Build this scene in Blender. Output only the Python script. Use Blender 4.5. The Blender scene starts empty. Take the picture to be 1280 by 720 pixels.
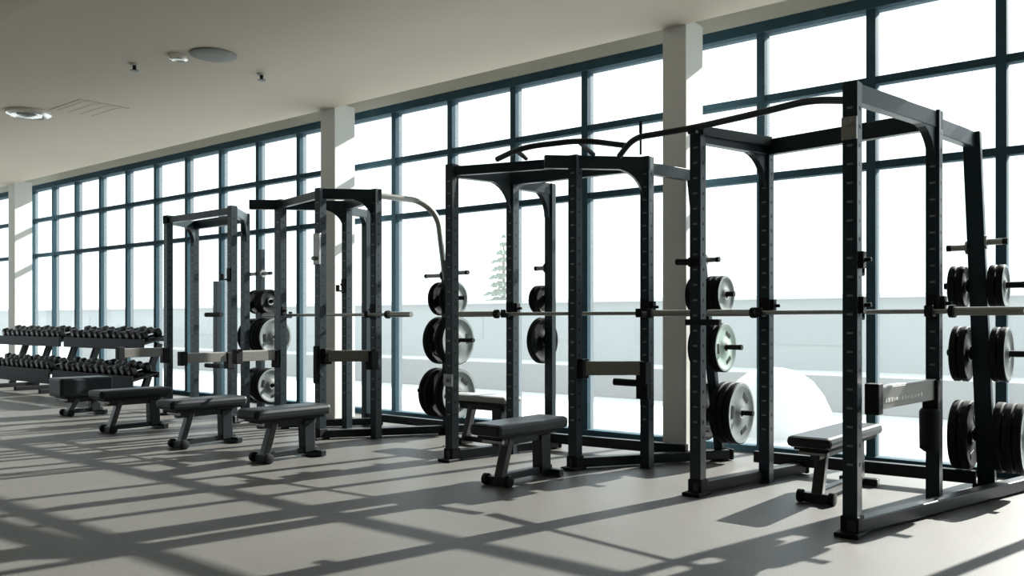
import bpy, bmesh, math, random
from mathutils import Vector, Matrix
random.seed(7)
sc = bpy.context.scene
COL = sc.collection
PI = math.pi

# ------------------------------------------------------------------ materials
def mat(name, color, rough=0.5, metal=0.0, spec=0.5, noise=0.0, nscale=40.0, bump=0.0, coat=0.0):
    m = bpy.data.materials.new(name); m.use_nodes = True
    nt = m.node_tree; b = nt.nodes['Principled BSDF']
    b.inputs['Base Color'].default_value = (*color, 1)
    b.inputs['Roughness'].default_value = rough
    b.inputs['Metallic'].default_value = metal
    b.inputs['Specular IOR Level'].default_value = spec
    b.inputs['Coat Weight'].default_value = coat
    if noise > 0 or bump > 0:
        tc = nt.nodes.new('ShaderNodeTexCoord')
        n = nt.nodes.new('ShaderNodeTexNoise')
        n.inputs['Scale'].default_value = nscale; n.inputs['Detail'].default_value = 6
        nt.links.new(tc.outputs['Object'], n.inputs['Vector'])
        if noise > 0:
            r = nt.nodes.new('ShaderNodeValToRGB')
            r.color_ramp.elements[0].position = 0.3; r.color_ramp.elements[1].position = 0.7
            r.color_ramp.elements[0].color = (*[c*(1-noise) for c in color], 1)
            r.color_ramp.elements[1].color = (*[min(1, c*(1+noise)) for c in color], 1)
            nt.links.new(n.outputs['Fac'], r.inputs['Fac'])
            nt.links.new(r.outputs['Color'], b.inputs['Base Color'])
        if bump > 0:
            bp = nt.nodes.new('ShaderNodeBump'); bp.inputs['Strength'].default_value = bump
            bp.inputs['Distance'].default_value = 0.002
            nt.links.new(n.outputs['Fac'], bp.inputs['Height'])
            nt.links.new(bp.outputs['Normal'], b.inputs['Normal'])
    return m

M = {}
M['steel'] = mat('powder_coated_steel', (0.013, 0.026, 0.033), 0.36, 0.0, 0.38, 0.1, 25)
M['rail'] = mat('rail_steel', (0.012, 0.017, 0.020), 0.4, 0.0, 0.35, 0.15, 25)
M['rubber'] = mat('black_rubber', (0.009, 0.010, 0.011), 0.6, 0.0, 0.2)
M['chrome'] = mat('chrome', (0.62, 0.64, 0.64), 0.22, 1.0)
M['satin'] = mat('satin_steel', (0.36, 0.36, 0.34), 0.38, 0.75)
M['safety'] = mat('brushed_safety_steel', (0.22, 0.215, 0.195), 0.45, 0.3, 0.5, 0.12, 60)
M['mark'] = mat('laser_mark', (0.17, 0.18, 0.18), 0.5)
M['leg'] = mat('bench_leg_steel', (0.06, 0.065, 0.065), 0.3, 0.3)
M['letter'] = mat('white_print', (0.75, 0.75, 0.72), 0.5)
M['pad'] = mat('black_vinyl', (0.014, 0.019, 0.022), 0.4, 0.0, 0.3, 0.1, 50, 0.15)
M['pad_sunlit'] = mat('sunlit_vinyl', (0.30, 0.31, 0.30), 0.35, 0, .5, 0.06, 50, 0.1)  # vinyl paled so its colour carries the sunlit sheen of one pad
M['plate_grey'] = mat('plate_grey', (0.155, 0.175, 0.17), 0.45, 0.15, 0.5, 0.15, 18)
M['plate_dark'] = mat('plate_dark', (0.010, 0.012, 0.013), 0.65, 0.0, 0.12, 0.2, 18)
M['plate_mint'] = mat('plate_mint', (0.42, 0.54, 0.47), 0.42, 0.1, 0.5, 0.08, 18)
M['plate_rim'] = mat('plate_rim', (0.30, 0.33, 0.32), 0.35, 0.5)
M['hex'] = mat('dumbbell_rubber', (0.008, 0.009, 0.010), 0.35, 0, .2)
M['tray'] = mat('tray_steel', (0.007, 0.009, 0.010), 0.5, 0, .12)
M['frame'] = mat('window_frame', (0.040, 0.085, 0.112), 0.75, 0.0, 0.12, 0.08, 8)
M['ceil'] = mat('ceiling_paint', (0.66, 0.58, 0.475), 0.7, 0, 0.5, 0.025, 0.5)
M['soffit'] = mat('soffit_paint', (0.66, 0.66, 0.61), 0.85, 0, 0.2)
M['wallp'] = mat('wall_paint', (0.78, 0.75, 0.69), 0.9, 0, 0.2, 0.04, 0.8)
M['column'] = mat('column_paint', (0.86, 0.86, 0.83), 0.75, 0, 0.3, 0.03, 1.5)
M['grey_disc'] = mat('grey_cover', (0.30, 0.30, 0.28), 0.7)
M['conc'] = mat('pale_concrete', (0.55, 0.57, 0.57), 0.9, 0, 0.2, 0.1, 0.6)
M['parapet'] = mat('parapet_render', (0.17, 0.185, 0.19), 0.9, 0, 0.2, 0.06, 1.0)
M['car'] = mat('white_car_paint', (0.82, 0.83, 0.83), 0.3, 0, 0.5, coat=0.5)
M['carglass'] = mat('car_glass', (0.30, 0.34, 0.35), 0.1)
M['far_pane'] = mat('far_pane', (.22, .25, .26), .4)
M['far_wall'] = mat('far_wall_render', (0.27, 0.30, 0.305), 0.9, 0, 0.2, 0.05, 0.5)
M['leaf'] = mat('conifer_needles', (0.10, 0.17, 0.11), 0.8, 0, 0.2, 0.4, 6)
M['bark'] = mat('bark', (0.12, 0.09, 0.06), 0.9, 0, 0.2, 0.3, 8)
M['lamp'] = mat('lamp_reflector', (0.85, 0.84, 0.80), 0.25, 0.6)

# floor: dark speckled rubber tile
def floor_mat():
    m = bpy.data.materials.new('rubber_floor'); m.use_nodes = True
    nt = m.node_tree; b = nt.nodes['Principled BSDF']; L = nt.links
    tc = nt.nodes.new('ShaderNodeTexCoord')
    n1 = nt.nodes.new('ShaderNodeTexNoise'); n1.inputs['Scale'].default_value = 1.1; n1.inputs['Detail'].default_value = 5
    n2 = nt.nodes.new('ShaderNodeTexNoise'); n2.inputs['Scale'].default_value = 90; n2.inputs['Detail'].default_value = 3
    L.new(tc.outputs['Object'], n1.inputs['Vector']); L.new(tc.outputs['Object'], n2.inputs['Vector'])
    r1 = nt.nodes.new('ShaderNodeValToRGB')
    r1.color_ramp.elements[0].position = .3; r1.color_ramp.elements[1].position = .7
    r1.color_ramp.elements[0].color = (.078, .075, .068, 1); r1.color_ramp.elements[1].color = (.098, .095, .087, 1)
    r2 = nt.nodes.new('ShaderNodeValToRGB')
    r2.color_ramp.elements[0].position = .35; r2.color_ramp.elements[1].position = .65
    r2.color_ramp.elements[0].color = (.80, .80, .80, 1); r2.color_ramp.elements[1].color = (1.15, 1.15, 1.15, 1)
    L.new(n1.outputs['Fac'], r1.inputs['Fac']); L.new(n2.outputs['Fac'], r2.inputs['Fac'])
    mx = nt.nodes.new('ShaderNodeMix'); mx.data_type = 'RGBA'; mx.blend_type = 'MULTIPLY'; mx.inputs[0].default_value = 1
    L.new(r1.outputs['Color'], mx.inputs[6]); L.new(r2.outputs['Color'], mx.inputs[7])
    # tile joints
    br = nt.nodes.new('ShaderNodeTexBrick'); br.offset = 0.0
    br.inputs['Scale'].default_value = 1; br.inputs['Brick Width'].default_value = 1.0; br.inputs['Row Height'].default_value = 1.0
    br.inputs['Mortar Size'].default_value = .003
    br.inputs['Color1'].default_value = (1, 1, 1, 1); br.inputs['Color2'].default_value = (.97, .97, .97, 1); br.inputs['Mortar'].default_value = (.75, .75, .75, 1)
    L.new(tc.outputs['Object'], br.inputs['Vector'])
    m2 = nt.nodes.new('ShaderNodeMix'); m2.data_type = 'RGBA'; m2.blend_type = 'MULTIPLY'; m2.inputs[0].default_value = 1
    L.new(mx.outputs[2], m2.inputs[6]); L.new(br.outputs['Color'], m2.inputs[7])
    L.new(m2.outputs[2], b.inputs['Base Color'])
    b.inputs['Roughness'].default_value = .52; b.inputs['Specular IOR Level'].default_value = .85
    bp = nt.nodes.new('ShaderNodeBump'); bp.inputs['Strength'].default_value = .25; bp.inputs['Distance'].default_value = .002
    L.new(n2.outputs['Fac'], bp.inputs['Height']); L.new(bp.outputs['Normal'], b.inputs['Normal'])
    return m
M['floor'] = floor_mat()

# window glass: mostly clear, a little reflection, translucent share added as veiling glare
def glass_mat():
    m = bpy.data.materials.new('glare_glass'); m.use_nodes = True
    nt = m.node_tree; nt.nodes.clear(); L = nt.links
    out = nt.nodes.new('ShaderNodeOutputMaterial')
    tr = nt.nodes.new('ShaderNodeBsdfTransparent'); tr.inputs['Color'].default_value = (.975, .987, .988, 1)
    gl = nt.nodes.new('ShaderNodeBsdfGlossy'); gl.inputs['Roughness'].default_value = .03
    tl = nt.nodes.new('ShaderNodeBsdfTranslucent'); tl.inputs['Color'].default_value = (.90, .97, 1, 1)
    fc = nt.nodes.new('ShaderNodeLayerWeight'); fc.inputs['Blend'].default_value = .5
    lw = nt.nodes.new('ShaderNodeMath'); lw.operation = 'POWER'; lw.inputs[1].default_value = 6.0
    L.new(fc.outputs['Facing'], lw.inputs[0])
    m1 = nt.nodes.new('ShaderNodeMixShader'); m1.inputs[0].default_value = .04
    m2 = nt.nodes.new('ShaderNodeMixShader')
    L.new(tr.outputs[0], m1.inputs[1]); L.new(tl.outputs[0], m1.inputs[2])
    L.new(lw.outputs[0], m2.inputs[0]); L.new(m1.outputs[0], m2.inputs[1]); L.new(gl.outputs[0], m2.inputs[2])
    L.new(m2.outputs[0], out.inputs['Surface'])
    return m
M['glass'] = glass_mat()

# ------------------------------------------------------------------ helpers
def thing(name, label, cat, loc, group=None, kind=None):
    o = bpy.data.objects.new(name, None); COL.objects.link(o)
    o.empty_display_size = .1
    o.location = loc; o['label'] = label; o['category'] = cat
    if group: o['group'] = group
    if kind: o['kind'] = kind
    return o

def obj(name, bm, mats, parent=None, smooth=False, bevel=0.0, root=None, label=None):
    """one mesh object; the bmesh is in room coordinates and is moved into the root's frame"""
    me = bpy.data.meshes.new(name)
    bmesh.ops.recalc_face_normals(bm, faces=bm.faces)
    off = Vector((0, 0, 0))
    r = root if root is not None else parent
    if r is not None:
        p = r; off = Vector((0, 0, 0))
        while p is not None:
            off += Vector(p.location); p = p.parent
        bmesh.ops.translate(bm, verts=bm.verts, vec=-off)
    bm.to_mesh(me); bm.free()
    if not isinstance(mats, (list, tuple)): mats = [mats]
    for m in mats: me.materials.append(m)
    o = bpy.data.objects.new(name, me); COL.objects.link(o)
    if parent is not None: o.parent = parent
    if smooth:
        for p in me.polygons: p.use_smooth = True
        md = o.modifiers.new('split', 'EDGE_SPLIT'); md.split_angle = math.radians(40)
    if bevel > 0:
        md = o.modifiers.new('bevel', 'BEVEL'); md.width = bevel; md.segments = 2; md.limit_method = 'ANGLE'
    if label: o['label'] = label
    return o

def struct(name, bm, m, parent=None, bevel=0.0, label=None, cat=None):
    o = obj(name, bm, m, parent, bevel=bevel)
    if parent is None:
        o['kind'] = 'structure'
        if label: o['label'] = label
        if cat: o['category'] = cat
    return o

def add_box(bm, c, s, mi=0, rot=None):
    r = bmesh.ops.create_cube(bm, size=1.0)
    vs = r['verts']
    mtx = Matrix.Translation(c) @ (rot.to_4x4() if rot is not None else Matrix.Identity(4)) @ Matrix.Diagonal((*s, 1))
    bmesh.ops.transform(bm, matrix=mtx, verts=vs)
    for f in {f for v in vs for f in v.link_faces}: f.material_index = mi
    return vs

def minmax(bm, a, b, mi=0):
    c = [(a[i]+b[i])/2 for i in range(3)]; s = [abs(b[i]-a[i]) for i in range(3)]
    return add_box(bm, c, s, mi)

def add_beam(bm, p, q, w, h, mi=0):
    p = Vector(p); q = Vector(q); d = q-p; L = d.length
    x = d.normalized(); up = Vector((0, 0, 1))
    if abs(x.dot(up)) > .95: up = Vector((0, 1, 0))
    y = up.cross(x).normalized(); z = x.cross(y)
    R = Matrix((x, y, z)).transposed()
    return add_box(bm, (p+q)/2, (L, w, h), mi, R)

def add_tube(bm, pts, r, seg=12, caps=True, mi=0):
    pts = [Vector(p) for p in pts]; rings = []
    n = len(pts); ref = None
    for i, p in enumerate(pts):
        t = (pts[min(i+1, n-1)]-pts[max(i-1, 0)]).normalized()
        if ref is None:
            ref = Vector((0, 0, 1)) if abs(t.z) < .9 else Vector((1, 0, 0))
        a = (ref - t*ref.dot(t)).normalized(); b = t.cross(a); ref = a
        rr = r[i] if isinstance(r, (list, tuple)) else r
        rings.append([bm.verts.new(p + a*math.cos(2*PI*k/seg)*rr + b*math.sin(2*PI*k/seg)*rr) for k in range(seg)])
    for i in range(n-1):
        for k in range(seg):
            f = bm.faces.new((rings[i][k], rings[i][(k+1) % seg], rings[i+1][(k+1) % seg], rings[i+1][k])); f.material_index = mi
    if caps:
        for ring in (rings[0], rings[-1]):
            f = bm.faces.new(ring); f.material_index = mi

def add_lathe(bm, prof, c, axis='X', seg=40, mi=None, closed=False):
    """prof: list of (along, radius[, mat])"""
    c = Vector(c); rings = []
    for pr in prof:
        a, r = pr[0], pr[1]; ring = []
        for k in range(seg):
            u = 2*PI*k/seg; x, y = r*math.cos(u), r*math.sin(u)
            v = {'X': (a, x, y), 'Y': (x, a, y), 'Z': (x, y, a)}[axis]
            ring.append(bm.verts.new(c+Vector(v)))
        rings.append(ring)
    N = len(rings)
    for i in range(N if closed else N-1):
        A, B = rings[i], rings[(i+1) % N]
        for k in range(seg):
            f = bm.faces.new((A[k], A[(k+1) % seg], B[(k+1) % seg], B[k]))
            f.material_index = prof[i][2] if len(prof[i]) > 2 else 0
    if not closed:
        bm.faces.new(rings[0]); bm.faces.new(rings[-1])

def add_prism(bm, poly, axis, a, b, mi=0):
    """poly in the plane normal to axis, extruded from a to b"""
    def P(u, v, w): return {'X': (w, u, v), 'Y': (u, w, v), 'Z': (u, v, w)}[axis]
    A = [bm.verts.new(P(u, v, a)) for u, v in poly]; B = [bm.verts.new(P(u, v, b)) for u, v in poly]
    n = len(poly)
    fs = [bm.faces.new(A), bm.faces.new(B[::-1])]
    for i in range(n): fs.append(bm.faces.new((A[i], A[(i+1) % n], B[(i+1) % n], B[i])))
    for f in fs: f.material_index = mi

def bez(pts, n=8, r=.12):
    """polyline with rounded corners"""
    pts = [Vector(p) for p in pts]; out = [pts[0]]
    for i in range(1, len(pts)-1):
        a, b, c = pts[i-1], pts[i], pts[i+1]
        rr = min(r, (a-b).length*.49, (c-b).length*.49)
        p0 = b+(a-b).normalized()*rr; p2 = b+(c-b).normalized()*rr
        for k in range(n+1):
            t = k/n; out.append(p0*(1-t)**2+b*2*t*(1-t)+p2*t*t)
    out.append(pts[-1]); return out

def copy_tree(o, parent=None):
    c = o.copy(); COL.objects.link(c); c.parent = parent
    for ch in list(o.children): copy_tree(ch, c)
    return c

# ------------------------------------------------------------------ camera (room frame: X along the window wall, Y towards it)
H_CAM, F_PX = 1.15, 1100.0
YAW = math.radians(39.36)
cam = bpy.data.cameras.new('camera'); co = bpy.data.objects.new('camera', cam); COL.objects.link(co)
co.location = (0, 0, H_CAM); co.rotation_euler = (PI/2, 0, YAW)
cam.sensor_width = 36; cam.lens = F_PX/1280*36; cam.shift_y = 40/1280
cam.clip_end = 500
sc.camera = co

# ------------------------------------------------------------------ the room shell
WT = 7.30           # window plane
CZ = 3.60          # ceiling; a deeper pocket runs along the glass
CE = 6.55          # edge of the ceiling towards the pocket
bm = bmesh.new(); minmax(bm, (-20.6, -9, -.2), (8, WT+.12, 0)); struct('floor', bm, M['floor'], label='dark grey rubber gym floor', cat='floor')
bm = bmesh.new(); minmax(bm, (-20.6, -9, CZ), (8, CE, CZ+.55)); struct('ceiling', bm, M['ceil'], label='off-white plaster ceiling', cat='ceiling')
bm = bmesh.new(); minmax(bm, (-20.6, -9.2, 0), (8, -9, CZ)); struct('wall_back', bm, M['wallp'])
bm = bmesh.new(); minmax(bm, (-20.8, -9.2, 3.72), (-20.6, WT+.12, CZ)); struct('wall_left', bm, M['wallp'])
bm = bmesh.new(); minmax(bm, (8, -9.2, 0), (8.2, WT+.12, CZ)); struct('wall_right', bm, M['wallp'])
# pocket above the window heads: pale back band and a higher lid
bm = bmesh.new(); minmax(bm, (-20.6, CE-.05, 4.10), (8, WT+.1, 4.25)); struct('trim_1', bm, M['soffit'], label='lid of the ceiling pocket above the windows', cat='trim')
bm = bmesh.new(); minmax(bm, (-20.6, WT-.10, 3.72), (8, WT+.1, 4.10)); struct('trim_2', bm, M['soffit'], label='pale band above the window heads', cat='trim')
# the ceiling steps down along a bulkhead on the room side
bm = bmesh.new(); minmax(bm, (-20.6, -9, CZ-.10), (8, 2.80, CZ)); struct('trim_3', bm, M['ceil'], label='dropped bulkhead edge of the ceiling, top left corner', cat='trim')

# columns
for i, (a, b) in enumerate(((-3.73, -3.51), (-8.275, -8.02), (-17.20, -16.93))):
    bm = bmesh.new(); minmax(bm, (a, 6.55, 0), (b, 6.855, 3.66), 0)
    struct('column', bm, M['column'], bevel=.008,
           label=('tall white column between the nearest and second racks', 'tall white column behind the third rack', 'tall white column at the far left beyond the dumbbells')[i], cat='column')

# windows: mullions every 0.923 m, two transoms
PITCH = .923; S0 = -2.24
mull = [S0+PITCH*k for k in range(-33, 11)]
bays = [(S0-2*PITCH, 6.5), (S0-7*PITCH, S0-2*PITCH), (S0-17*PITCH, S0-7*PITCH), (-20.6, S0-17*PITCH)]
T1, T2, HD = 2.386, 3.06, 3.63
for wi, (a, b) in enumerate(bays):
    w = thing('window_%d' % (wi+1), ('tall glazed bay right of the nearest column', 'tall glazed bay between the two nearer columns',
              'tall glazed bay between the middle and far columns', 'tall glazed bay left of the farthest column')[wi], 'window', ((a+b)/2, WT, 0), kind='structure')
    xs = [a] + [x for x in mull if a+.15 < x < b-.15] + [b]
    for x in (xs if wi == 0 else xs[:-1]):
        bm = bmesh.new(); minmax(bm, (x-.036, WT-.055, 0.06), (x+.036, WT+.055, HD)); obj('mullion', bm, M['frame'], w)
    for z in (T1, T2):
        bm = bmesh.new(); minmax(bm, (a, WT-.045, z-.03), (b, WT+.045, z+.03)); obj('transom', bm, M['frame'], w)
    bm = bmesh.new(); minmax(bm, (a, WT-.08, HD), (b, WT+.08, 3.72)); obj('head_rail', bm, M['frame'], w)
    bm = bmesh.new(); minmax(bm, (a, WT-.08, 0), (b, WT+.08, .06)); obj('sill_rail', bm, M['frame'], w)
    for k in range(len(xs)-1):
        for z0, z1 in ((.06, T1-.03), (T1+.03, T2-.03), (T2+.03, HD)):
            bm = bmesh.new(); minmax(bm, (xs[k]+.036, WT-.003, z0), (xs[k+1]-.036, WT+.003, z1))
            # single sheet is enough for thin glass; keep the thickness but only the outer sheet scatters
            obj('pane', bm, M['glass'], w)
# unseen glazed end wall, added so sky light reaches the far ceiling
w = thing('window_5', 'unseen glazed end wall added at far left to brighten the ceiling', 'window', (-20.7, 0, 0), kind='structure')
ys = [-9+1.35*k for k in range(13)]
for y in ys:
    bm = bmesh.new(); minmax(bm, (-20.775, y-.036, .06), (-20.625, y+.036, HD)); obj('mullion', bm, M['frame'], w)
for z0, z1 in ((0, .06), (T1-.03, T1+.03), (T2-.03, T2+.03), (HD, 3.72)):
    bm = bmesh.new(); minmax(bm, (-20.76, -9, z0), (-20.64, WT, z1)); obj('transom', bm, M['frame'], w)
for k in range(len(ys)-1):
    bm = bmesh.new(); minmax(bm, (-20.703, ys[k]+.036, .06), (-20.697, ys[k+1]-.036, HD)); obj('pane', bm, M['glass'], w)
# wall piece right of the glazing
bm = bmesh.new(); minmax(bm, (6.55, WT-.1, 0), (8, WT+.1, 3.72)); struct('wall_front', bm, M['wallp'])

# ------------------------------------------------------------------ ceiling fittings
def ceil_pt(px, py, z=CZ):
    d = F_PX*(z-H_CAM)/(400-py); X = (px-640)/F_PX*d
    c, s = math.cos(YAW), math.sin(YAW)
    return X*c-d*s, X*s+d*c
x, y = ceil_pt(252, 69)
t = thing('ceiling_speaker', 'flat grey round speaker cover in the ceiling, upper left', 'speaker', (x, y, CZ))
bm = bmesh.new(); add_lathe(bm, [(.01, .21), (-.012, .21), (-.02, .19), (-.018, .05)], (x+.11, y+.055, CZ), 'Z', 36); obj('cover', bm, M['grey_disc'], t, True)
bm = bmesh.new(); add_lathe(bm, [(.01, .085), (-.035, .08), (-.045, .06), (-.035, .03)], (x-.18, y-.125, CZ), 'Z', 28); obj('spotlight_rim', bm, M['lamp'], t, True)
x, y = ceil_pt(36, 140)
t = thing('ceiling_downlight', 'round chrome downlight in the ceiling at far left', 'light', (x, y, CZ))
bm = bmesh.new(); add_lathe(bm, [(.01, .24), (-.03, .24), (-.05, .20), (-.03, .17), (-.01, .155)], (x, y, CZ), 'Z', 36); obj('trim_ring', bm, M['lamp'], t, True)
bm = bmesh.new(); add_lathe(bm, [(-.005, .17), (-.05, .14), (-.07, .06)], (x, y, CZ), 'Z', 32); obj('lens', bm, M['chrome'], t, True)
x, y = ceil_pt(112, 136)
bm = bmesh.new(); 
minmax(bm, (x-.38, y-.28, CZ-.006), (x+.38, y+.28, CZ+.01))
for k in range(4): minmax(bm, (x-.33, y-.22+k*.13, CZ-.009), (x+.33, y-.17+k*.13, CZ-.005), 0)
o = obj('ceiling_vent', bm, M['ceil']); o['label'] = 'flush square vent in the ceiling right of the chrome downlight'; o['category'] = 'vent'
for px, py, lab in ((168, 80, 'small dark sprinkler head left of the grey ceiling speaker'), (327, 92, 'small dark sprinkler head right of the grey ceiling speaker')):
    x, y = ceil_pt(px, py)
    t = thing('ceiling_sprinkler', lab, 'sprinkler', (x, y, CZ), group='ceiling sprinkler heads')
    bm = bmesh.new(); add_lathe(bm, [(.01, .045), (-.012, .042), (-.016, .02)], (x, y, CZ), 'Z', 20); obj('collar', bm, M['soffit'], t, True)
    bm = bmesh.new(); add_lathe(bm, [(-.014, .018), (-.06, .016), (-.062, .04), (-.068, .04)], (x, y, CZ), 'Z', 16); obj('nozzle', bm, M['rail'], t, True)

# ------------------------------------------------------------------ power racks
RH = 2.42; PW = .078
def upright(t, x, y, H, marks=True, w=PW, d=PW):
    bm = bmesh.new(); minmax(bm, (x-w/2, y-d/2, 0.0), (x+w/2, y+d/2, H), 0)
    if marks:
        z = .38
        while z < H-.12:
            minmax(bm, (x-.016, y-d/2-.0015, z-.006), (x+.016, y-d/2+.001, z+.006), 1)
            minmax(bm, (x+w/2-.001, y-.010, z-.010), (x+w/2+.0012, y+.010, z+.010), 2)
            z += .10
    return obj('upright', bm, [M['steel'], M['mark'], M['rubber']], t, bevel=.004)

def foot(t, x, y):
    bm = bmesh.new(); add_box(bm, (x, y-.02, .012), (.13, .17, .024)); add_box(bm, (x, y, .06), (.098, .098, .09))
    obj('foot_plate', bm, M['rubber'], t, bevel=.006)

def gusset(t, F, R, H, L=.26, w=.05):
    """curved brace in the corner between the top arm and the rear upright"""
    dx, dy = F[0]-R[0], F[1]-R[1]; n = math.hypot(dx, dy); dx /= n; dy /= n
    nx, ny = -dy, dx
    prof = [(0, 0), (L, 0)]
    for k in range(9):
        a = k/8*PI/2
        prof.append((L-.0-L*.86*math.sin(a)-0.0*k, -L*.86*(1-math.cos(a))-.001*k))
    prof.append((0, -L*1.05))
    bm = bmesh.new(); A = []; B = []
    for u, v in prof:
        A.append(bm.verts.new((R[0]+dx*u+nx*w/2, R[1]+dy*u+ny*w/2, H+v)))
        B.append(bm.verts.new((R[0]+dx*u-nx*w/2, R[1]+dy*u-ny*w/2, H+v)))
    bm.faces.new(A); bm.faces.new(B[::-1]); n = len(A)
    for i in range(n): bm.faces.new((A[i], A[(i+1) % n], B[(i+1) % n], B[i]))
    obj('corner_brace', bm, M['steel'], t)

def beam(t, name, p, q, w, h, m='steel', bevel=.004):
    bm = bmesh.new(); add_beam(bm, p, q, w, h); return obj(name, bm, M[m], t, bevel=bevel)

def jhook(t, x, y, z, side=1, fwd=-1):
    """clamp on the upright with a cradle that opens forwards"""
    bm = bmesh.new()
    add_box(bm, (x+side*.0, y+fwd*.046, z+.03), (.062, .012, .15))
    add_box(bm, (x, y+fwd*.085, z-.022), (.05, .09, .016))
    add_box(bm, (x, y+fwd*.126, z+.008), (.05, .014, .06))
    add_box(bm, (x+side*.052, y, z+.05), (.028, .05, .09))
    add_tube(bm, [(x+side*.05, y, z+.05), (x+side*.10, y, z+.05)], .012, 10)
    obj('j_hook', bm, M['rubber'], t, bevel=.003)

PLATES = {}
def plate_proto(dia, th, kind):
    key = (dia, th, kind)
    if key in PLATES: return PLATES[key]
    R = dia/2; h = th/2
    face = {'grey': 'plate_grey', 'dark': 'plate_dark', 'mint': 'plate_mint'}[kind]
    bm = bmesh.new()
    prof = [(-h, .030, 1), (-h, R*.28, 1), (-h*.55, R*.36, 1), (-h*.55, R*.80, 1), (-h, R*.88, 1), (-h, R*.965, 1), (-h*.7, R, 1),
            (h*.7, R, 1), (h, R*.965, 0), (h, R*.88, 0), (h*.55, R*.80, 0), (h*.55, R*.36, 0), (h, R*.28, 0), (h, .030, 1)]
    add_lathe(bm, prof, (0, 0, 0), 'X', 44, closed=True)
    disc = obj('disc', bm, [M[face], M['plate_dark']], None, True)
    bm = bmesh.new()
    add_lathe(bm, [(h*.98, R*.885), (h*.98, R*.96), (h*1.04, R*.96), (h*1.04, R*.885)], (0, 0, 0), 'X', 44, closed=True)
    rim = obj('rim_band', bm, M['plate_rim' if kind != 'dark' else 'plate_dark'], None, True)
    bm = bmesh.new()
    add_lathe(bm, [(-h*1.08, .0275), (-h*1.08, .042), (h*1.08, .042), (h*1.08, .0275)], (0, 0, 0), 'X', 28, closed=True)
    hub = obj('hub', bm, M['satin'], None, True)
    parts = [disc, rim, hub]
    if dia >= .4:
        for k in range(3):
            a = k*2*PI/3+.5
            bm = bmesh.new()
            for sx in (-1, 1):
                c = Vector((sx*h*.56, math.cos(a)*R*.60, math.sin(a)*R*.60))
                Rm = Matrix.Rotation(a, 3, 'X')
                vs = add_box(bm, c, (.006, R*.17, R*.42), 0, Rm)
            parts.append(obj('grip_slot', bm, M['rubber'], None, bevel=.003))
    PLATES[key] = [parts, True]
    return PLATES[key]

def plate(x, y, z, dia, th, kind, label, group):
    t = thing('weight_plate', label, 'weight plate', (x, y, z-.0275+.0215), group=group)
    t.rotation_euler = (random.uniform(0, 6.28), 0, 0)
    # hangs on its peg: the bore rests on the peg's upper side
    pr = plate_proto(dia, th, kind)
    for p in pr[0]:
        if pr[1]: c = p
        else:
            c = p.copy(); COL.objects.link(c)
        c.parent = t
    pr[1] = False
    return t

PEG_R = .0205
ROWW = {0: 'top', 1: 'second', 2: 'third', 3: 'lowest'}
def storage(t, base, top, pegs, who, tube=None, width=.10, foot_y=None):
    """rear storage post; pegs: list of (row, z, side, dia, n, kind, peg_len)"""
    bx, by = base; tx, ty, tz = top
    bm = bmesh.new(); add_beam(bm, (bx, by, 0.02), (tx, ty, tz), width, .06) if False else None
    bm = bmesh.new()
    A = []; 
    for (x, y, z) in ((bx, by, .0), (tx, ty, tz)):
        A.append([bm.verts.new((x+sx*width/2, y+sy*.03, z)) for sx, sy in ((-1, -1), (1, -1), (1, 1), (-1, 1))])
    bm.faces.new(A[0]); bm.faces.new(A[1])
    for k in range(4): bm.faces.new((A[0][k], A[0][(k+1) % 4], A[1][(k+1) % 4], A[1][k]))
    obj('storage_upright', bm, M['steel'], t, bevel=.004)
    bm = bmesh.new(); add_box(bm, (bx, by, .03), (width+.05, .16, .06)); obj('storage_foot', bm, M['rubber'], t, bevel=.008)
    for (row, z, side, dia, n, kind, plen) in pegs:
        f = z/tz; x0 = bx+(tx-bx)*f; y0 = by+(ty-by)*f
        xs = x0+side*width/2
        bm = bmesh.new(); add_tube(bm, [(xs-side*.02, y0, z), (xs+side*plen, y0, z)], PEG_R, 14)
        add_tube(bm, [(xs, y0, z), (xs+side*.012, y0, z)], .045, 16)
        pg = obj('weight_peg', bm, M['satin' if n == 0 else 'rubber'], t, True)
        bm = bmesh.new(); add_tube(bm, [(xs+side*plen, y0, z), (xs+side*(plen+.03), y0, z)], .0215, 14); obj('peg_cap', bm, M['rubber'], pg, True, root=pg)
        th = .050 if dia > .4 else .040
        for k in range(n):
            px = xs+side*(.02+th/2+k*(th*1.1+.006))
            pos = 'outermost' if k == n-1 else ('innermost' if k == 0 else ('middle' if n == 3 else ('inner middle' if k == 1 else 'outer middle')))
            sz = 'large' if dia > .42 else ('medium' if dia > .34 else 'small')
            kk = kind if k == n-1 else ('dark' if kind != 'dark' else 'dark')
            cw = {'grey': 'grey', 'mint': 'pale mint', 'dark': 'black'}[kk]
            lab = '%s %s%s weight plate on the %s %s peg of %s' % (sz, cw, (', '+pos+',') if n > 1 else '', ROWW[row], 'right' if side > 0 else 'left', who)
            plate(px, y0, z, dia, th, kk, lab, 'weight plates on '+who)

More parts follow.
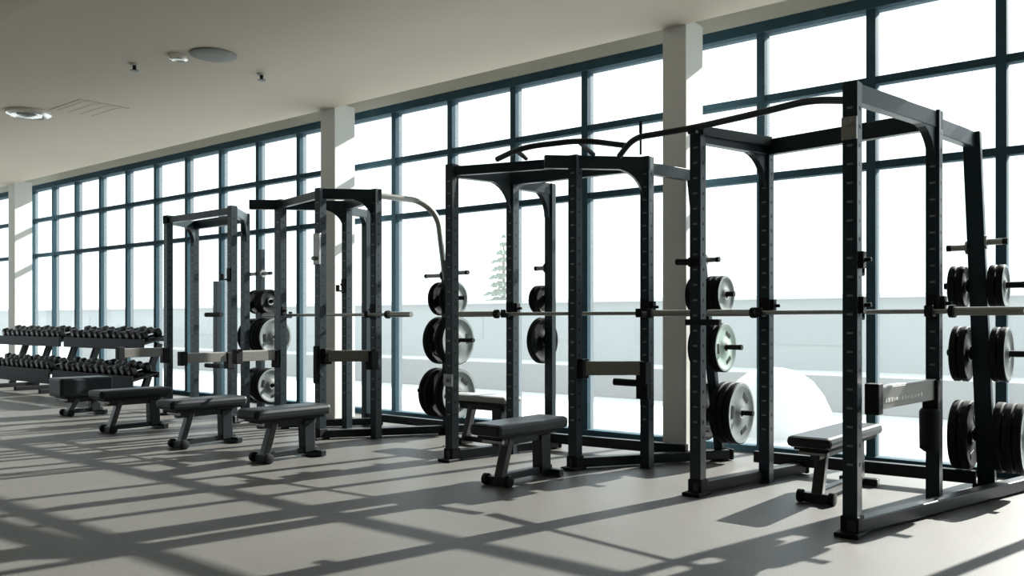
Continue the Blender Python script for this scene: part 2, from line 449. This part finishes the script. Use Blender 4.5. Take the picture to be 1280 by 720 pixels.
def safety(t, p, q, text=False, h=.10):
    bm = bmesh.new(); add_beam(bm, p, q, .055, h, 0)
    p = Vector(p); q = Vector(q); d = (q-p); L = d.length; x = d.normalized(); nrm = Vector((0, 0, 1)).cross(x)
    # lighter strip on top
    add_beam(bm, p+Vector((0, 0, h/2+.004)), q+Vector((0, 0, h/2+.004)), .05, .008, 1)
    o = obj('safety_bar', bm, [M['safety'], M['satin']], t, bevel=.003)
    bm = bmesh.new()
    add_box(bm, p, (.075, .08, h+.05)); obj('bracket', bm, M['rubber'], o, bevel=.006, root=o)
    bm = bmesh.new(); add_box(bm, q+Vector((0, 0, -.04)), (.09, .09, h+.08)); obj('bracket', bm, M['rubber'], o, bevel=.006, root=o)
    if text:
        for side in (1, -1):
            bm = bmesh.new(); u = .08
            while u < L*.72:
                w = random.choice((.018, .026, .034))
                add_beam(bm, p+x*u+nrm*side*.029+Vector((0, 0, -.012)), p+x*(u+w)+nrm*side*.029+Vector((0, 0, -.012)), .002, random.choice((.016, .022)), 0)
                u += w+.012
            obj('printed_mark', bm, M['letter'], o, root=o)
    return o

def build_rack(label, FL, RL, FR, RR, who, H=RH, ohL=.0, ohR=.0, front_beam=True, sR=None, sL=None, railR=None, railL=None, wfl=1.0):
    cx = (FL[0]+FR[0])/2; cy = (FL[1]+RR[1])/2
    t = thing('power_rack', label, 'power rack', (cx, cy, 0), group='row of power racks along the windows')
    for (x, y) in (FL, RL, FR, RR): upright(t, x, y, H, w=PW*(wfl if (x, y) == FL else 1))
    for (x, y) in (FL, FR): foot(t, x, y)
    zt = H-.055
    for F, R, oh in ((FL, RL, ohL), (FR, RR, ohR)):
        d = Vector((R[0]-F[0], R[1]-F[1], 0)).normalized()
        p = Vector((F[0], F[1], zt))-d*(oh+.02); q = Vector((R[0], R[1], zt))
        beam(t, 'top_arm', p, q, .062, .10)
        gusset(t, F, R, zt-.045)
    beam(t, 'rear_crossbeam', (RL[0]-.04, RL[1], zt+.0), (RR[0]+.04, RR[1], zt+.0), .06, .11)
    if front_beam: beam(t, 'front_crossbeam', (FL[0]-.02, FL[1], zt+.0), (FR[0]+.02, FR[1], zt+.0), .05, .075)
    for F, R, rl in ((FL, RL, railL), (FR, RR, railR)):
        d = Vector((R[0]-F[0], R[1]-F[1], 0)).normalized()
        end = Vector((rl[0], rl[1], .05)) if rl else Vector((R[0], R[1], .05))+d*.1
        st = Vector((F[0], F[1], .05))-d*.05
        r = beam(t, 'base_rail', st, end, .085, .075, 'rail', .008)
        bm = bmesh.new(); dd = (end-st).normalized(); add_beam(bm, end, end+dd*.035, .10, .09); obj('end_cap', bm, M['rubber'], r, bevel=.012, root=r)
    return t

# --- rack 1, nearest
FL1, RL1, FR1, RR1 = (-2.73, 5.26), (-2.56, 5.96), (-1.58, 4.80), (-1.41, 5.77)
W1 = 'the nearest rack'
r1 = build_rack('nearest and largest power rack, at the right, with a bench inside', FL1, RL1, FR1, RR1, W1, front_beam=False, railL=(-2.50, 6.46), railR=(-1.08, 6.85))
beam(r1, 'storage_arm', (RR1[0], RR1[1], RH-.09), (-1.33, 6.40, RH-.09), .06, .10)
storage(r1, (-1.27, 6.55), (-1.33, 6.38, RH-.04), [
    (0, 1.63, -1, 0, 0, 'dark', .10), (0, 1.66, 1, 0, 0, 'dark', .10),
    (1, 1.377, -1, .28, 2, 'dark', .125), (1, 1.377, 1, .28, 2, 'grey', .20),
    (2, .93, -1, .37, 2, 'dark', .125), (2, .93, 1, .36, 2, 'grey', .20),
    (3, .385, -1, .46, 2, 'dark', .135), (3, .385, 1, .46, 3, 'grey', .24)], W1, width=.105)
beam(r1, 'rear_floor_beam', (-2.85, 6.42, .102), (-1.33, 6.50, .102), .06, .085, 'rail')
# pull-up bar with bent ends, on hangers
ybar = 5.10; zb = 2.43
bm = bmesh.new()
pts = bez([(-3.34, ybar+.16, 2.30), (-3.20, ybar+.12, 2.405), (-2.74, ybar+.10, 2.405), (-2.2, ybar-.05, 2.40), (-1.86, ybar-.16, 2.40), (-1.62, ybar-.26, 2.34)], 8, .14)
add_tube(bm, pts, .021, 12); pu = obj('pull_up_bar', bm, M['rail'], r1, True)
bm = bmesh.new(); add_beam(bm, (-2.73, ybar+.07, 2.39), (-2.73, ybar+.16, 2.39), .06, .05); obj('bar_clamp', bm, M['rail'], pu, bevel=.004, root=pu)
beam(r1, 'diagonal_strut', (-2.70, 5.24, RH-.03), (RL1[0]+.05, RL1[1]-.05, RH-.02), .04, .06, 'rail')
bm = bmesh.new(); add_tube(bm, [(-3.19, 5.3, 2.45), (-3.19, 5.3, 2.53)], .012, 8); add_tube(bm, [(-3.19, 5.3, 2.30), (-3.19, 5.3, 2.46)], .008, 8); obj('hanging_rod', bm, M['rubber'], r1)
jhook(r1, RL1[0], RL1[1], 1.20, 1); jhook(r1, RR1[0], RR1[1], 1.20, 1)
jhook(r1, FR1[0], FR1[1], 1.18, 1, 1); jhook(r1, FR1[0], FR1[1], 1.42, 1, 1)
bm = bmesh.new(); add_tube(bm, [(FL1[0]-.02, FL1[1]-.05, 1.53), (FL1[0]-.13, FL1[1]-.05, 1.535)], .022, 12); add_box(bm, (FL1[0], FL1[1]-.045, 1.53), (.085, .02, .06)); obj('side_peg', bm, M['rubber'], r1)
bm = bmesh.new(); add_beam(bm, (FL1[0]-.06, FL1[1]-.05, 1.135), (FL1[0]+.17, FL1[1]-.02, 1.135), .05, .04); obj('spotter_bracket', bm, M['rail'], r1, bevel=.004)
safety(r1, (FR1[0]+.10, FR1[1]+.04, .73), (RR1[0], RR1[1]-.05, .73), True, .115)
bm = bmesh.new(); add_lathe(bm, [(.36, .035), (.38, .06), (.60, .062), (.62, .05)], (RR1[0]-.0, RR1[1]-.09, 0), 'Z', 18); obj('band_holder', bm, M['rubber'], r1, True)
bm = bmesh.new(); add_box(bm, (FR1[0]-.0, FR1[1]-.045, 2.17), (.08, .02, .12)); add_tube(bm, [(FR1[0], FR1[1]-.05, 2.2), (FR1[0], FR1[1]-.085, 2.2)], .02, 12); obj('upper_clamp', bm, M['satin'], r1, bevel=.003)

# --- rack 2
FL2, RL2, FR2, RR2 = (-4.94, 5.25), (-4.80, 5.86), (-3.93, 5.56), (-3.53, 5.96)
W2 = 'the second rack'
r2 = build_rack('second power rack from the right, left of the nearest column', FL2, RL2, FR2, RR2, W2, ohR=.22, railR=(-3.22, 6.72), railL=(-4.70, 6.35))
beam(r2, 'storage_arm', (RR2[0], RR2[1], RH-.09), (-3.43, 6.52, RH-.09), .06, .09)
storage(r2, (-3.28, 6.72), (-3.43, 6.50, RH-.04), [
    (0, 1.64, 1, 0, 0, 'dark', .10), 
    (1, 1.36, 1, .31, 3, 'grey', .20), (1, 1.36, -1, .31, 1, 'dark', .068),
    (2, .93, 1, .40, 2, 'mint', .22), (2, .93, -1, .40, 1, 'dark', .08),
    (3, .40, 1, .50, 3, 'grey', .26), (3, .40, -1, .48, 1, 'dark', .09)], W2, width=.075)
beam(r2, 'storage_arm', (RL2[0], RL2[1], RH-.09), (-4.77, 6.34, RH-.09), .06, .10)
gusset(r2, (RL2[0], RL2[1]), (-4.77, 6.34), RH-.11)
storage(r2, (-4.77, 6.36), (-4.77, 6.36, RH-.04), [
    (0, 1.62, -1, 0, 0, 'dark', .10),
    (1, 1.34, -1, .26, 2, 'dark', .16), (2, .97, -1, .42, 1, 'dark', .14)], 'the second rack far side', width=.085)
beam(r2, 'rear_floor_beam', (-4.77, 6.28, .10), (-3.42, 6.40, .10), .06, .085, 'rail')
bm = bmesh.new(); add_tube(bm, bez([(-4.50, 5.30, RH+.0), (-4.2, 5.25, RH+.05), (-3.75, 5.4, RH+.07), (-3.5, 5.62, RH+.03)], 8, .15), .022, 12); obj('pull_up_bar', bm, M['rail'], r2, True)
bm = bmesh.new(); add_tube(bm, [(-4.3, 5.42, RH), (-4.27, 5.26, RH+.035)], .018); add_tube(bm, [(-3.8, 5.62, RH), (-3.78, 5.4, RH+.06)], .018); obj('hanger', bm, M['rail'], r2, True)
safety(r2, (FR2[0]+.05, FR2[1]+.02, .775), (RR2[0], RR2[1]-.05, .775))
jhook(r2, RR2[0], RR2[1], 1.20, 1); jhook(r2, RL2[0], RL2[1], 1.20, 1)
bm = bmesh.new(); add_box(bm, (FL2[0], FL2[1]-.045, .66), (.09, .02, .10)); add_tube(bm, [(FL2[0], FL2[1]-.05, .66), (FL2[0], FL2[1]-.09, .66)], .018, 12); obj('upper_clamp', bm, M['satin'], r2, bevel=.003)
bm = bmesh.new(); add_tube(bm, [(RR2[0]-.24, RR2[1]-.1, .665), (RR2[0]-.05, RR2[1]-.06, .66)], .028, 12); add_box(bm, (RR2[0], RR2[1]-.05, .60), (.1, .06, .12)); obj('safety_lock', bm, M['rubber'], r2)

# --- rack 3
FL3, RL3, FR3, RR3 = (-7.79, 5.64), (-7.30, 6.13), (-6.81, 5.39), (-6.44, 5.77)
W3 = 'the third rack'
r3 = build_rack('third power rack, in front of the middle column, with a bent chrome rear tube', FL3, RL3, FR3, RR3, W3, ohL=.30, wfl=1.4, railR=(-6.05, 6.62), railL=(-7.2, 6.5))
bm = bmesh.new(); add_tube(bm, bez([(RR3[0], RR3[1]+.02, RH-.06), (-6.33, 6.26, RH-.07), (-6.22, 6.40, RH-.22), (-6.15, 6.44, 1.55)], 8, .16), .030, 14); obj('storage_arm', bm, M['satin'], r3, True)
storage(r3, (-6.13, 6.45), (-6.15, 6.44, 1.75), [
    (0, 1.60, -1, 0, 0, 'dark', .22), (0, 1.62, 1, 0, 0, 'dark', .24),
    (1, 1.37, -1, .34, 1, 'dark', .14), (1, 1.37, 1, .34, 2, 'grey', .2),
    (2, .95, -1, .48, 1, 'dark', .14), (2, .95, 1, .48, 2, 'grey', .30),
    (3, .42, -1, .50, 2, 'dark', .34), (3, .42, 1, .50, 2, 'grey', .2)], W3, width=.075)
bm = bmesh.new(); minmax(bm, (-7.45, 6.46, 0), (-7.37, 6.54, RH-.05)); obj('storage_upright', bm, M['steel'], r3, bevel=.004)
beam(r3, 'storage_arm', (RL3[0], RL3[1], RH-.10), (-7.41, 6.5, RH-.10), .06, .09)
gusset(r3, RL3, (-7.41, 6.5), RH-.12, .2)
safety(r3, (FR3[0]+.06, FR3[1]+.02, .80), (RR3[0], RR3[1]-.05, .80))
safety(r3, (FL3[0], FL3[1]-.52, .78), (FL3[0], FL3[1]-.04, .78))
jhook(r3, RR3[0], RR3[1], 1.20, -1); jhook(r3, RL3[0], RL3[1], 1.48, -1)
jhook(r3, FL3[0], FL3[1], 1.20, 1, 1)
bm = bmesh.new(); add_box(bm, (FR3[0]+.01, FR3[1]-.05, 1.83), (.085, .03, .30)); add_tube(bm, [(FR3[0], FR3[1]-.06, 1.74), (FR3[0], FR3[1]-.10, 1.74)], .02, 12); obj('upper_clamp', bm, M['satin'], r3, bevel=.006)
bm = bmesh.new(); add_box(bm, (FR3[0], FR3[1]-.05, .72), (.06, .03, .36)); add_tube(bm, [(FR3[0]+.03, FR3[1]-.06, .62), (FR3[0]+.09, FR3[1]-.06, .62)], .02, 12); obj('lock_bracket', bm, M['rubber'], r3, bevel=.006)
beam(r3, 'rear_floor_beam', (-7.40, 6.50, .085), (-6.16, 6.50, .085), .06, .08, 'rail')

# --- rack 4, farthest
FL4, RL4, FR4, RR4 = (-10.03, 5.63), (-10.31, 6.15), (-8.62, 5.60), (-9.12, 6.10)
W4 = 'the farthest rack'
r4 = build_rack('farthest power rack at the left, beside the dumbbell racks', FL4, RL4, FR4, RR4, W4, ohL=.05, railR=(-9.15, 6.5), railL=(-10.3, 6.5))
storage(r4, (-9.27, 6.42), (-9.27, 6.42, RH-.4), [
    (0, 1.72, -1, 0, 0, 'dark', .14), (0, 1.72, 1, 0, 0, 'dark', .14),
    (1, 1.38, 1, .30, 3, 'dark', .2), (1, 1.38, -1, .30, 1, 'dark', .14),
    (2, .95, 1, .47, 4, 'grey', .30), (2, .95, -1, .45, 2, 'dark', .2),
    (3, .36, 1, .42, 3, 'grey', .24), (3, .36, -1, .42, 1, 'dark', .14)], W4, width=.09)
bm = bmesh.new(); add_beam(bm, (-10.35, 6.5, 0.0), (-10.35, 6.5, 1.66), .08, .08); obj('storage_upright', bm, M['steel'], r4, bevel=.004)
for z in (1.22, .55):
    bm = bmesh.new(); add_tube(bm, [(-10.52, 6.44, z), (-10.16, 6.44, z)], .03, 12); obj('weight_peg', bm, M['rubber'], r4, True)
safety(r4, (FL4[0], FL4[1]-.60, .76), (FL4[0], FL4[1]-.04, .76))
safety(r4, (FR4[0]-.0, FR4[1]-.60, .74), (FR4[0], FR4[1]-.04, .74))
jhook(r4, FR4[0], FR4[1], 1.62, -1)

# ------------------------------------------------------------------ barbells
def barbell(p, q, label, smax=.415):
    p = Vector(p); q = Vector(q); d = (q-p); L = d.length; x = d/L
    t = thing('barbell', label, 'barbell', tuple((p+q)/2), group='barbells racked without plates')
    S = min(smax, L*.19)
    bm = bmesh.new(); add_tube(bm, [p+x*S, q-x*S], .0145, 12); obj('shaft', bm, M['satin'], t, True)
    for a, b in ((p, p+x*S), (q, q-x*S)):
        bm = bmesh.new(); add_tube(bm, [a, b], .025, 16); obj('sleeve', bm, M['satin'], t, True)
        s = (b-a).normalized()
        bm = bmesh.new(); add_tube(bm, [b-s*.03, b], .038, 18); obj('collar', bm, M['rubber'], t, True)
# cradle bars of the hooks pass under the shaft
def between(A, B, off, e0, e1, z):
    a = Vector((A[0], A[1]-off, z)); b = Vector((B[0], B[1]-off, z)); d = (b-a).normalized()
    return a-d*e0, b+d*e1
p, q = between(RL1, RR1, .088, .45, .52, 1.2015); barbell(p, q, 'thin bare barbell racked across the back of the nearest rack')
p, q = between(RL2, RR2, .088, .50, .48, 1.2015); barbell(p, q, 'thin bare barbell racked across the second rack, ending at the white column')
barbell((-8.22, 5.737, 1.2015), (-5.85, 5.672, 1.2015), 'thin bare barbell racked across the third rack', .34)

# ------------------------------------------------------------------ flat benches
def rounded_pad(bm, x0, x1, y0, y1, z0, z1, r=.035):
    """upholstered pad, edges pillowed"""
    vs = minmax(bm, (x0, y0, z0), (x1, y1, z1))
def bench(x, y0, y1, label, zt=.44, w=.28, th=.085, rot=0.0, pm='pad'):
    t = thing('weight_bench', label, 'bench', (x, (y0+y1)/2, 0), group='flat benches in front of the racks')
    bm = bmesh.new(); minmax(bm, (x-w/2, y0, zt-th), (x+w/2, y1, zt))
    pad = obj('pad', bm, M[pm], t, bevel=.028)
    bm = bmesh.new(); minmax(bm, (x-w/2+.03, y0+.06, zt-th-.02), (x+w/2-.03, y1-.06, zt-th+.004)); obj('pad_board', bm, M['rubber'], t)
    zf = zt-th-.02
    ya, yb = y0+.22, y1-.16
    bm = bmesh.new(); add_beam(bm, (x, y0+.12, zf-.03), (x, y1-.08, zf-.03), .06, .06); obj('frame_spine', bm, M['rail'], t, bevel=.004)
    # front leg leans forwards, rear leg is a broad plate
    bm = bmesh.new(); add_beam(bm, (x, ya+.04, zf-.02), (x, ya-.05, .05), .07, .055); obj('leg', bm, M['leg'], t, bevel=.006)
    bm = bmesh.new(); add_beam(bm, (x, yb, zf-.02), (x, yb+.01, .04), .09, .11); obj('leg', bm, M['rail'], t, bevel=.006)
    bm = bmesh.new(); add_beam(bm, (x, ya-.06, .055), (x, yb+.10, .055), .06, .05); obj('base_rail', bm, M['rail'], t, bevel=.006)
    bm = bmesh.new(); add_beam(bm, (x-.085, ya-.06, .035), (x+.085, ya-.06, .035), .06, .06); f = obj('foot_bar', bm, M['rail'], t, bevel=.006)
    bm = bmesh.new(); add_beam(bm, (x-.13, yb+.08, .03), (x+.13, yb+.08, .03), .06, .05); obj('foot_bar', bm, M['rail'], t, bevel=.006)
    for s in (-1, 1):
        bm = bmesh.new(); add_lathe(bm, [(-.02, .028), (-.016, .040), (.016, .040), (.02, .028)], (x+s*.10, ya-.075, .041), 'X', 20); obj('wheel', bm, M['rubber'], f, True, root=f)
    bm = bmesh.new(); add_tube(bm, [(x-.09, y0+.10, zf-.02), (x+.09, y0+.10, zf-.02)], .014, 10); obj('handle', bm, M['satin'], t, True)
    t.rotation_euler = (0, 0, rot)
    return t
bench(-2.02, 5.32, 6.36, 'black flat bench standing inside the nearest rack', .43, th=.07)
bench(-3.94, 4.50, 5.30, 'largest black flat bench, between the second and nearest racks')
bench(-5.32, 5.68, 6.42, 'flat bench with a sun-paled pad standing crosswise beside the second rack', .47, .26, .06, -PI/2, 'pad_sunlit')
bench(-6.05, 4.05, 4.80, 'black flat bench in front of the third rack, third from the right in front')
bench(-7.30, 4.05, 4.82, 'black flat bench immediately left of the one before the third rack')
bench(-8.85, 4.17, 4.95, 'black flat bench in front of the farthest rack')
bench(-10.80, 4.62, 5.25, 'leftmost black flat bench, in front of the dumbbell rack', .46, .34, th=.22)

# ------------------------------------------------------------------ dumbbell racks and dumbbells
def dumbbell_rack(x0, x1, label, yc=6.25):
    t = thing('dumbbell_rack', label, 'dumbbell rack', ((x0+x1)/2, yc, 0), group='two tier dumbbell racks')
    for z, dy, lh in ((.86, .06, .15), (.36, -.10, .22)):
        bm = bmesh.new(); R = Matrix.Rotation(math.radians(14), 3, 'X')
        add_box(bm, ((x0+x1)/2, yc+dy, z), (x1-x0, .40, .02), 0, R)
        add_box(bm, ((x0+x1)/2, yc+dy-.19, z-.02-lh/2+.045), (x1-x0, .03, lh), 0)
        add_box(bm, ((x0+x1)/2, yc+dy+.19, z+.03), (x1-x0, .03, .08), 0)
        obj('tray', bm, M['tray'], t, bevel=.004)
    for x in (x0+.30, (x0+x1)/2, x1-.30):
        bm = bmesh.new(); add_beam(bm, (x, yc-.0, .06), (x, yc+.26, .82), .07, .09); obj('leg', bm, M['tray'], t, bevel=.006)
        bm = bmesh.new(); add_beam(bm, (x, yc-.32, .035), (x, yc+.36, .035), .08, .07); obj('foot_rail', bm, M['rubber'], t, bevel=.01)
    return t
dumbbell_rack(-13.95, -11.55, 'dumbbell rack at left, the one nearer the farthest power rack')
dumbbell_rack(-16.55, -14.10, 'dumbbell rack at the far left edge, farther along the windows')
DB = {}
def dumbbell(x, y, z, r, label, group):
    key = r
    t = thing('dumbbell', label, 'dumbbell', (x, y, z), group=group)
    t.rotation_euler = (math.radians(14), 0, 0)
    if key not in DB:
        bm = bmesh.new(); add_tube(bm, [(0, -.08, 0), (0, 0, 0), (0, .08, 0)], [.014, .018, .014], 10)
        h = obj('handle', bm, M['chrome'], None, True)
        parts = [h]
        for s in (-1, 1):
            bm = bmesh.new(); add_lathe(bm, [(s*.06, r*.8), (s*.07, r), (s*.135, r), (s*.15, r*.8), (s*.152, r*.35)], (0, 0, 0), 'Y', 14)
            parts.append(obj('head', bm, M['hex'], None, True))
            bm = bmesh.new(); add_lathe(bm, [(s*.152, r*.42), (s*.156, r*.40)], (0, 0, 0), 'Y', 14)
            parts.append(obj('end_disc', bm, M['satin'], None, True))
        DB[key] = [parts, True]
    for p in DB[key][0]:
        c = p if DB[key][1] else p.copy()
        if c is not p: COL.objects.link(c)
        c.parent = t
    DB[key][1] = False
ORD = ['first', 'second', 'third', 'fourth', 'fifth', 'sixth', 'seventh', 'eighth', 'ninth', 'tenth', 'eleventh', 'twelfth']
for (x0, x1, rn) in ((-13.95, -11.55, 'nearer dumbbell rack'), (-16.55, -14.10, 'farther dumbbell rack')):
    for tier, (z, dy, rr) in {'top': (.86, .06, .068), 'lower': (.36, -.10, .078)}.items():
        n = 12; step = (x1-x0-.16)/n
        for k in range(n):
            r = rr+.006*((k*7) % 3)
            x = x1-.08-step*(k+.5)
            dumbbell(x, 6.25+dy, z+.018+r, r, '%s dumbbell from the right on the %s tray of the %s' % (ORD[k], tier, rn), 'dumbbells on the %s tray of the %s' % (tier, rn))

# ------------------------------------------------------------------ outside
bm = bmesh.new(); minmax(bm, (-160, WT+.13, -.4), (140, 220, -.06)); o = struct('ground', bm, M['conc'], label='pale sunlit paving outside the windows', cat='ground')
bm = bmesh.new(); minmax(bm, (-26, 11.6, -.06), (10, 11.85, .42)); o = obj('parapet_wall', bm, M['parapet'], bevel=.02); o['label'] = 'low pale wall outside beyond the glass'; o['category'] = 'wall'; o['kind'] = 'structure'

def conifer(x, y, h, r, label):
    t = thing('conifer_tree', label, 'tree', (x, y, -.06), group='faint trees outside')
    bm = bmesh.new(); add_tube(bm, [(x, y, -.06), (x, y, h*.9)], [.16, .04], 8); obj('trunk', bm, M['bark'], t, True)
    bm = bmesh.new()
    for i in range(13):
        f = i/12; z = h*(.14+.82*f); rr = r*(1-f)**.8*random.uniform(.8, 1.1)+.12
        n = 11
        for k in range(n):
            a = 2*PI*k/n+i*.7; ll = rr*random.uniform(.65, 1.1)
            d = Vector((math.cos(a), math.sin(a), -.32)); e = Vector((-math.sin(a), math.cos(a), 0))
            p = Vector((x, y, z)); 
            for q0, q1, w in ((.1, .7, .20), (.45, 1.0, .13)):
                A = p+d*ll*q0; B = p+d*ll*q1; m_ = (A+B)/2
                v = [bm.verts.new(A), bm.verts.new(m_+e*ll*w*1.3+Vector((0, 0, -.05))), bm.verts.new(B), bm.verts.new(m_-e*ll*w*1.3+Vector((0, 0, -.05))), bm.verts.new(m_+Vector((0, 0, .16)))]
                for i0, i1 in ((0, 1), (1, 2), (2, 3), (3, 0)): bm.faces.new((v[i0], v[i1], v[4]))
                bm.faces.new((v[3], v[2], v[1], v[0]))
    obj('crown', bm, M['leaf'], t)
conifer(-28.6, 34.2, 5.6, 1.5, 'faint conifer tree outside, seen through the second rack')

# low rounded white form on the paving, close to the glass
bx_, by_ = -3.80, 9.05
bm = bmesh.new()
add_lathe(bm, [(-.08, .60), (.05, .585), (.2, .55), (.36, .48), (.50, .38), (.59, .26), (.635, .12), (.645, .02)], (0, 0, 0), 'Z', 36)
for v in bm.verts:
    a = math.atan2(v.co.y, v.co.x); k = 1+.05*math.sin(2*a+.6)+.03*math.sin(3*a)
    v.co.x *= k; v.co.y *= k*.8; v.co += Vector((bx_, by_, 0))
o = obj('boulder', bm, M['car'], None, True)
o['label'] = 'pale rounded low form outside, close behind the glass of the nearest rack'; o['category'] = 'boulder'

# long pale building far across the paving
t = thing('building', 'long low hazy building across the paving outside', 'building', (-25, 25, -.06))
bm = bmesh.new(); minmax(bm, (-70, 21, -.06), (20, 30, 1.66)); obj('wall', bm, M['far_wall'], t)
bm = bmesh.new(); minmax(bm, (-70.3, 20.8, 1.66), (20.3, 30.3, 1.76)); obj('roof', bm, M['conc'], t)
for k in range(22):
    x = -66+k*3.8
    bm = bmesh.new(); minmax(bm, (x, 20.97, .55), (x+2.0, 21.02, 1.3)); obj('window', bm, M['far_pane'], t)

# ------------------------------------------------------------------ light: sun through the windows + bright sky
sv = Vector((.20*.861, .980*.861, .508)).normalized()   # elevation 30.5 degrees
sun = bpy.data.lights.new('sun', 'SUN'); so = bpy.data.objects.new('sun', sun); COL.objects.link(so)
sun.energy = 16; sun.angle = math.radians(.55); sun.color = (1.0, .965, .90)
so.rotation_euler = sv.to_track_quat('Z', 'Y').to_euler(); so.location = sv*60

w = bpy.data.worlds.new('sky'); sc.world = w; w.use_nodes = True
nt = w.node_tree; bg = nt.nodes['Background']
bg.inputs['Color'].default_value = (.84, .95, 1.0, 1); bg.inputs['Strength'].default_value = 1.75

# ------------------------------------------------------------------ render look
sc.view_settings.view_transform = 'Standard'; sc.view_settings.look = 'None'
sc.view_settings.gamma = 1; sc.view_settings.exposure = 0.0; sc.view_settings.use_curve_mapping = False
cy_ = sc.cycles
cy_.use_denoising = True
cy_.max_bounces = 10; cy_.diffuse_bounces = 5; cy_.glossy_bounces = 4; cy_.transparent_max_bounces = 24; cy_.transmission_bounces = 4
cy_.sample_clamp_indirect = 6.0; cy_.caustics_reflective = False; cy_.caustics_refractive = False
